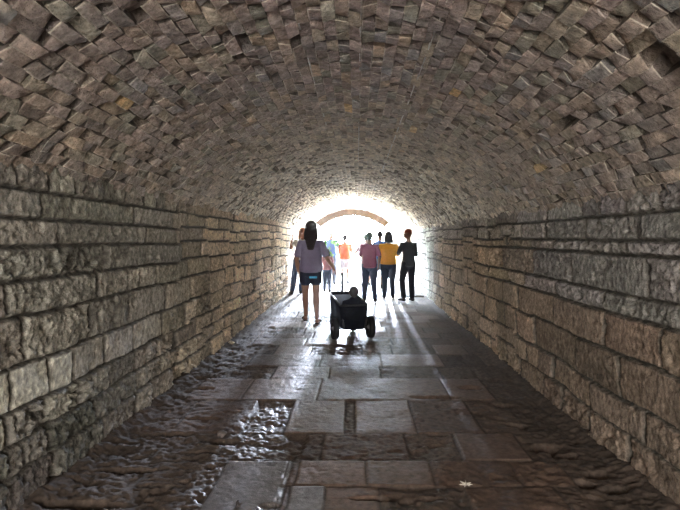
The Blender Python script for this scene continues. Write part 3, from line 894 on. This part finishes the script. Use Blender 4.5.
# ------------------------------------------------------------------ pull wagon with a seated child
def wagon():
    x, y = at(355, 341)
    root = bpy.data.objects.new('pull_wagon', None); C.objects.link(root)
    root.location = (x, y + .02, .004); root.rotation_euler = (0, 0, R(14))
    root['label'] = 'black fabric pull wagon with fat wheels and upright handle pole, carrying a small child'
    root['category'] = 'wagon'
    fab = cloth('black wagon fabric', (.006, .007, .014), rough=.95, var=.3, scale=20)
    lin = cloth('pale wagon lining', (.30, .36, .50), rough=.7)
    met = cloth('dark metal tube', (.03, .03, .035), rough=.35)
    rub = cloth('black tyre rubber', (.014, .014, .015), rough=.7)
    hubm = cloth('grey wheel hub', (.12, .12, .13), rough=.5)
    # tub: lofted open shell, y from 0 (rear, nearest the camera) to 0.95 (front)
    bm = bmesh.new()
    W0, Ln = .205, .88
    def outline(z, ins, r=.08, n=6):
        w = W0 - ins; a = []
        for (cx, cy, s0) in ((w - r, ins * .5 + r, -90), (w - r, Ln - ins - r, 0), (-w + r, Ln - ins - r, 90), (-w + r, ins * .5 + r, 180)):
            for q in range(n + 1):
                t = R(s0 + 90 * q / n); a.append((cx + r * math.cos(t), cy + r * math.sin(t), z))
        return a
    def top_z(px_, py_):   # the rim dips along the sides, the back rises behind the child
        t = min(1, max(0, py_ / Ln)); s = .47 + .11 * t + .012 * math.cos(t * math.pi * 2)
        return s + (.02 * (1 - abs(px_) / W0) if t < .1 else 0)
    levels = []
    for (f, ins) in ((0, .045), (.06, .03), (.3, .018), (.6, .008), (.85, .0), (1, .0)):
        ol = outline(0, ins)
        levels.append([bm.verts.new((a, b_ + (.0), .15 + f * (top_z(a, b_) - .15))) for (a, b_, _) in ol])
    inner = []
    for (f, ins) in ((1, .012), (.7, .018), (.1, .045)):
        ol = outline(0, ins + .006)
        inner.append([bm.verts.new((a, b_, .15 + f * (top_z(a, b_) - .15))) for (a, b_, _) in ol])
    seq = levels + inner; n = len(levels[0])
    for i in range(len(seq) - 1):
        for q in range(n): bm.faces.new((seq[i][q], seq[i][(q + 1) % n], seq[i + 1][(q + 1) % n], seq[i + 1][q]))
    bm.faces.new(levels[0][::-1]); bm.faces.new(inner[-1])
    tub = plain('tub', bm, fab, root)
    tub.data.materials.append(lin)
    bm = bmesh.new()
    ol = outline(0, .030); ol2 = outline(0, .034)
    a_ = [bm.verts.new((p[0], p[1], top_z(p[0], p[1]) - .03)) for p in ol2]; b_ = [bm.verts.new((p[0] * .95, .03 + p[1] * .95, .24)) for p in ol]
    for q in range(n): bm.faces.new((a_[q], b_[q], b_[(q + 1) % n], a_[(q + 1) % n]))
    bm.faces.new(b_)
    plain('lining', bm, lin, root, label='pale lining')
    bm = bmesh.new()
    rim = [Vector((p[0], p[1], top_z(p[0], p[1]) + .005)) for p in outline(0, .004)]
    for i in range(n):
        a, b = rim[i], rim[(i + 1) % n]
        if (a - b).length > .004: tube_bm(bm, [a, b], [.013, .013], 8)
    plain('rim', bm, met, root)
    # back pocket and frame rails
    bm = bmesh.new()
    bmesh.ops.create_cube(bm, size=1, matrix=Matrix.Translation((.0, .0, .36)) @ Matrix.Diagonal((.30, .022, .17, 1)))
    bmesh.ops.bevel(bm, geom=bm.edges[:], offset=.009, segments=3)
    plain('pocket', bm, fab, root)
    bm = bmesh.new()
    for s in (-1, 1):
        tube_bm(bm, [(s * .15, .02, .165), (s * .15, Ln - .02, .165)], [.012, .012], 10)
    for yy in (.14, .74):
        tube_bm(bm, [(-.22, yy, .155), (.22, yy, .155)], [.011, .011], 10)
    for s in (-1, 1):
        for yy in (.02, Ln - .02):
            tube_bm(bm, [(s * .15, yy, .165), (s * .175, yy + (.0), .30)], [.011, .011], 8)
    plain('frame', bm, met, root)
    for yy in (.14, .74):
        for s in (-1, 1):
            bm = bmesh.new()
            prof = [(.085, -.036), (.125, -.046), (.148, -.038), (.155, -.015), (.155, .015), (.148, .038), (.125, .046), (.085, .036)]
            rings = []
            m_ = 36
            for q in range(m_):
                t = 2 * math.pi * q / m_
                rings.append([bm.verts.new((w_, (r_ + (.003 if (q % 2 and r_ > .14) else 0)) * math.cos(t), (r_ + (.003 if (q % 2 and r_ > .14) else 0)) * math.sin(t))) for (r_, w_) in prof])
            for q in range(m_):
                A_, B_ = rings[q], rings[(q + 1) % m_]
                for e in range(len(prof)):
                    bm.faces.new((A_[e], A_[(e + 1) % len(prof)], B_[(e + 1) % len(prof)], B_[e]))
            wh = plain('wheel', bm, rub, root); wh.location = (s * (.262 if yy < .5 else .15), yy, .158)
            bm = bmesh.new()
            tube_bm(bm, [(-.03, 0, 0), (.03, 0, 0)], [.028, .028], 16)
            for q in range(6):
                t = 2 * math.pi * q / 6
                tube_bm(bm, [(0, .02 * math.cos(t), .02 * math.sin(t)), (0, .09 * math.cos(t), .09 * math.sin(t))], [(.016, .010), (.012, .012)], 8)
            plain('hub', bm, hubm, wh)
    # handle
    bm = bmesh.new()
    tube_bm(bm, [(0.02, Ln + .0, .17), (.02, Ln + .05, .25), (.02, Ln + .06, .86)], [.020, .021, .020], 10)
    hd = plain('handle_pole', bm, met, root)
    bm = bmesh.new()
    tube_bm(bm, [(-.035, Ln + .06, .865), (-.01, Ln + .06, .875), (.05, Ln + .06, .875), (.075, Ln + .06, .865)], [.013, .014, .014, .013], 10)
    plain('grip', bm, met, hd)
    return root, x, y + .02


wg, wx_, wy_ = wagon()


def seated_child():
    root = bpy.data.objects.new('person', None); C.objects.link(root)
    m = Matrix.Translation(wg.location) @ Matrix.Rotation(R(14), 4, 'Z')
    root.location = m @ Vector((.02, .15, .26)); root.rotation_euler = (0, 0, R(4))
    root['label'] = 'small child with round dark head sitting in the black pull wagon, seen from behind'
    root['category'] = 'person'
    V = Vector
    bm = bmesh.new()
    tube_bm(bm, [V((0, 0, .06)), V((0, .0, .14)), V((0, .01, .24)), V((0, .015, .30))], [(.09, .075), (.085, .07), (.085, .065), (.05, .045)], 18, side=(1, 0, 0))
    tube_bm(bm, [V((0, .015, .28)), V((0, .02, .36))], [.033, .033])
    hc = V((0, .02, .405))
    ell_bm(bm, hc, (.064, .074, .078)); ell_bm(bm, hc + V((0, .02, -.03)), (.05, .052, .05))
    ell_bm(bm, hc + V((0, .075, -.01)), (.010, .012, .011)); ell_bm(bm, hc + V((0, .068, -.04)), (.018, .01, .008))
    for s in (-1, 1):
        ell_bm(bm, hc + V((s * .064, 0, -.01)), (.01, .016, .022))
        tube_bm(bm, [V((s * .05, .01, .27)), V((s * .10, .01, .26)), V((s * .125, .06, .15)), V((s * .10, .17, .12))], [.03, .03, .025, .02])
        tube_bm(bm, [V((s * .10, .17, .12)), V((s * .095, .205, .115))], [(.018, .012), (.02, .011)], 8)
        for q in range(4):
            tube_bm(bm, [V((s * .095 + (q - 1.5) * .011, .205, .115)), V((s * .095 + (q - 1.5) * .012, .235, .105))], [.006, .005], 6)
        tube_bm(bm, [V((s * .095 - s * .02, .19, .115)), V((s * .095 - s * .036, .215, .118))], [.007, .006], 6)
        tube_bm(bm, [V((s * .05, .02, .055)), V((s * .08, .16, .085)), V((s * .08, .30, .04))], [.055, .048, .032])
        tube_bm(bm, [V((s * .08, .30, .03)), V((s * .085, .33, .06))], [.026, .02])
    solid('body', bm, SKIN_D, root, voxel=.007, smooth=2)
    bm = bmesh.new()
    tube_bm(bm, [V((0, 0, .05)), V((0, .0, .14)), V((0, .01, .25)), V((0, .015, .30))], [(.12, .085), (.125, .085), (.130, .08), (.075, .06)], 18, side=(1, 0, 0))
    for s in (-1, 1):
        tube_bm(bm, [V((s * .05, .01, .265)), V((s * .125, .01, .245)), V((s * .135, .035, .18))], [.045, .050, .045])
    solid('shirt', bm, cloth('dark child jacket', (.012, .014, .026)), root, voxel=.008, smooth=2)
    bm = bmesh.new()
    tube_bm(bm, [V((0, .0, .045)), V((0, 0, .10))], [(.098, .08), (.095, .078)], 16, side=(1, 0, 0))
    for s in (-1, 1):
        tube_bm(bm, [V((s * .05, .02, .055)), V((s * .08, .16, .088))], [.062, .058])
    solid('shorts', bm, m_jeand, root, voxel=.008, smooth=2)
    bm = bmesh.new()
    ell_bm(bm, hc + V((0, -.012, .012)), (.071, .076, .080)); ell_bm(bm, hc + V((0, -.03, -.03)), (.056, .045, .045))
    solid('hair', bm, hair_dark, root, voxel=.007, smooth=2)
    for s in (-1, 1):
        bm = bmesh.new(); ell_bm(bm, hc + V((s * .026, .066, .004)), (.010, .008, .008), None, 10, 8); plain('eye', bm, IRIS, root)


seated_child()


# ------------------------------------------------------------------ small loose things
def stone(u, v, size, label, c, seed, flat=.55, group=None, name='stone'):
    rs = np.random.RandomState(seed)
    x, y = at(u, v)
    bm = bmesh.new()
    bmesh.ops.create_icosphere(bm, subdivisions=3, radius=1)
    cl = bm.verts.layers.float_color.new('Col')
    o = rs.rand() * 50
    sx, sy = rs.uniform(.8, 1.2), rs.uniform(.6, 1.)
    for v_ in bm.verts:
        p = v_.co
        n = float(fbm(np.array([p.x * 1.4 + o]), np.array([p.y * 1.4 + p.z * 1.7]), 3)[0])
        q = p * (1 + .35 * n)
        for ax in (V0(rs, i, seed) for i in range(5)):
            d = q.dot(ax)
            if d > .62: q = q - ax * (d - .62) * .85
        v_.co = Vector((q.x * sx * size, q.y * sy * size, q.z * flat * size))
        v_[cl] = (*c, 1)
    lo = min(v_.co.z for v_ in bm.verts)
    me = bpy.data.meshes.new(name); bm.to_mesh(me); bm.free(); me.materials.append(M_WALL)
    ob = bpy.data.objects.new(name, me); C.objects.link(ob)
    ob.location = (x, y, -lo - .006)
    ob.rotation_euler = (0, 0, rs.uniform(0, 6))
    ob['label'] = label; ob['category'] = 'stone'
    if group: ob['group'] = group
    return ob


def V0(rs, i, seed):
    a = np.random.RandomState(seed * 31 + i).normal(size=3); a = a / np.linalg.norm(a)
    return Vector(a)


stone(239, 506, .030, 'small dark stone on the near edge of the big smooth flagstone', (.08, .07, .07), 1)
stone(222, 437, .045, 'dark broken stone lying at the hole left of the rough flagstones', (.10, .085, .08), 2)
stone(193, 369, .055, 'pale stone at the foot of the left wall where the spoil begins', (.42, .40, .33), 3)
stone(232, 344, .05, 'tan stone against the left wall beyond the pale one', (.33, .27, .20), 4)
stone(498, 352, .06, 'brown stone at the foot of the right wall nearest the camera', (.20, .15, .12), 5)
stone(468, 329, .07, 'dark stone beside the bright strip along the right wall', (.16, .15, .14), 6)
stone(452, 319, .06, 'pale grey stone in the bright strip along the right wall', (.36, .36, .34), 7)

# pale torn leaf on the floor
x, y = at(466, 486)
bm = bmesh.new()
nn = 22
ctr = bm.verts.new((0, 0, .012))
rng2 = random.Random(3); ring = []
for i in range(nn):
    t = 2 * math.pi * i / nn; r = .040 * (1.0 if i % 2 else .45) * rng2.uniform(.7, 1.15)
    ring.append(bm.verts.new((r * math.cos(t), r * math.sin(t) * .9, .004 + (.014 if i % 4 == 1 else 0) * rng2.random())))
for i in range(nn): bm.faces.new((ctr, ring[i], ring[(i + 1) % nn]))
me = bpy.data.meshes.new('leaf'); bm.to_mesh(me); bm.free(); me.materials.append(cloth('dry pale leaf', (.62, .58, .52), scale=90))
lf = bpy.data.objects.new('leaf', me); C.objects.link(lf); lf.location = (x, y, .006)
sd = lf.modifiers.new('t', 'SOLIDIFY'); sd.thickness = .0015
lf['label'] = 'pale torn dry leaf lying on the dark floor at lower right'; lf['category'] = 'leaf'

# plank lying by the right wall
x, y = at(416, 297.5)
bm = bmesh.new()
bmesh.ops.create_cube(bm, size=1, matrix=Matrix.Diagonal((.42, .10, .035, 1)))
bmesh.ops.subdivide_edges(bm, edges=[e for e in bm.edges if abs((e.verts[0].co - e.verts[1].co).x) > .1], cuts=6)
for v_ in bm.verts: v_.co.z += .004 * math.sin(v_.co.x * 20); v_.co.y += .006 * math.sin(v_.co.x * 31)
bmesh.ops.bevel(bm, geom=[e for e in bm.edges if e.calc_face_angle(0) > 1], offset=.004, segments=2)
me = bpy.data.meshes.new('plank'); bm.to_mesh(me); bm.free(); me.materials.append(cloth('weathered wood', (.14, .12, .11), scale=30, var=.3))
pk_ = bpy.data.objects.new('plank', me); C.objects.link(pk_); pk_.location = (x - .02, y, .035); pk_.rotation_euler = (0, 0, R(4))
pk_['label'] = 'short weathered grey plank lying by the right wall beside the checked shirt'; pk_['category'] = 'plank'

# ------------------------------------------------------------------ light
w = bpy.data.worlds.new('sky'); bpy.context.scene.world = w; w.use_nodes = True
t = w.node_tree; N = t.nodes.new; Lk = t.links.new
bg = t.nodes['Background']
tc = N('ShaderNodeTexCoord'); sp = N('ShaderNodeSeparateXYZ'); Lk(tc.outputs['Generated'], sp.inputs[0])
mr = N('ShaderNodeMapRange'); mr.inputs['From Min'].default_value = -.25; mr.inputs['From Max'].default_value = .25
Lk(sp.outputs['Y'], mr.inputs['Value'])
mc = N('ShaderNodeMix'); mc.data_type = 'RGBA'
mc.inputs['A'].default_value = (1.0, .93, .86, 1); mc.inputs['B'].default_value = (.72, .86, 1.0, 1)
Lk(mr.outputs['Result'], mc.inputs['Factor']); Lk(mc.outputs['Result'], bg.inputs['Color'])
ms = N('ShaderNodeMapRange'); ms.inputs['From Min'].default_value = 0; ms.inputs['From Max'].default_value = .7
BACK, FRONT = 6.6, 34.0
ms.inputs['To Min'].default_value = BACK; ms.inputs['To Max'].default_value = FRONT
Lk(sp.outputs['Y'], ms.inputs['Value']); Lk(ms.outputs['Result'], bg.inputs['Strength'])


sl = bpy.data.lights.new('low_sun', 'SUN'); sl.energy = 7.5; sl.angle = R(4); sl.color = (.76, .83, 1.0)
so_ = bpy.data.objects.new('low_sun', sl); C.objects.link(so_)
so_.location = (2, 40, 8)
so_.rotation_euler = Vector((-math.sin(R(2.5)) * math.cos(R(6)), -math.cos(R(2.5)) * math.cos(R(6)), -math.sin(R(6)))).to_track_quat('-Z', 'Y').to_euler()


def portal(name, y, rot, zc=1.35):
    l = bpy.data.lights.new(name, 'AREA'); l.shape = 'RECTANGLE'; l.size = 3.7; l.size_y = 2.9; l.cycles.is_portal = True
    o = bpy.data.objects.new(name, l); C.objects.link(o); o.location = (XC, y, zc); o.rotation_euler = rot


portal('daylight_mouth', Y1 + .12, (R(-90), 0, 0))
portal('daylight_rear', Y0 - .12, (R(90), 0, 0))

# thin glare haze added for the lens bloom around the bright mouth
me = bpy.data.meshes.new('glare_haze'); bm = bmesh.new()
bmesh.ops.create_cube(bm, size=1, matrix=Matrix.Translation((XC, (Y1 + 6 + Y0) / 2, 1.6)) @ Matrix.Diagonal((3.9, Y1 + 6 - Y0, 3.4, 1)))
bm.to_mesh(me); bm.free()
hz = bpy.data.objects.new('glare_haze', me); C.objects.link(hz)
hm = bpy.data.materials.new('glare haze'); hm.use_nodes = True; hm.node_tree.nodes.clear()
vo = hm.node_tree.nodes.new('ShaderNodeVolumeScatter'); mo = hm.node_tree.nodes.new('ShaderNodeOutputMaterial')
vo.inputs['Density'].default_value = HAZE; vo.inputs['Anisotropy'].default_value = .88; vo.inputs['Color'].default_value = (1, .97, .93, 1)
hm.node_tree.links.new(vo.outputs[0], mo.inputs['Volume']); me.materials.append(hm)
hz['kind'] = 'stuff'; hz['label'] = 'thin bright glare haze added to the passage for the bloom around the mouth'; hz['category'] = 'haze'

# ------------------------------------------------------------------ camera
cam = bpy.data.cameras.new('camera'); co = bpy.data.objects.new('camera', cam); C.objects.link(co)
cam.sensor_width = 36; cam.lens = F / 680 * 36; cam.sensor_fit = 'HORIZONTAL'
cam.shift_x = -17 / 680; cam.shift_y = -17 / 680
co.location = (0, 0, H); co.rotation_euler = (R(90), 0, 0)
cam.clip_start = .05; cam.clip_end = 300
sc = bpy.context.scene; sc.camera = co
sc.view_settings.view_transform = 'Standard'; sc.view_settings.look = 'None'
sc.view_settings.exposure = 1.42; sc.view_settings.gamma = 1; sc.view_settings.use_curve_mapping = False
sc.cycles.max_bounces = 10; sc.cycles.diffuse_bounces = 8; sc.cycles.glossy_bounces = 3
sc.cycles.use_denoising = True; sc.cycles.denoising_prefilter = 'NONE'
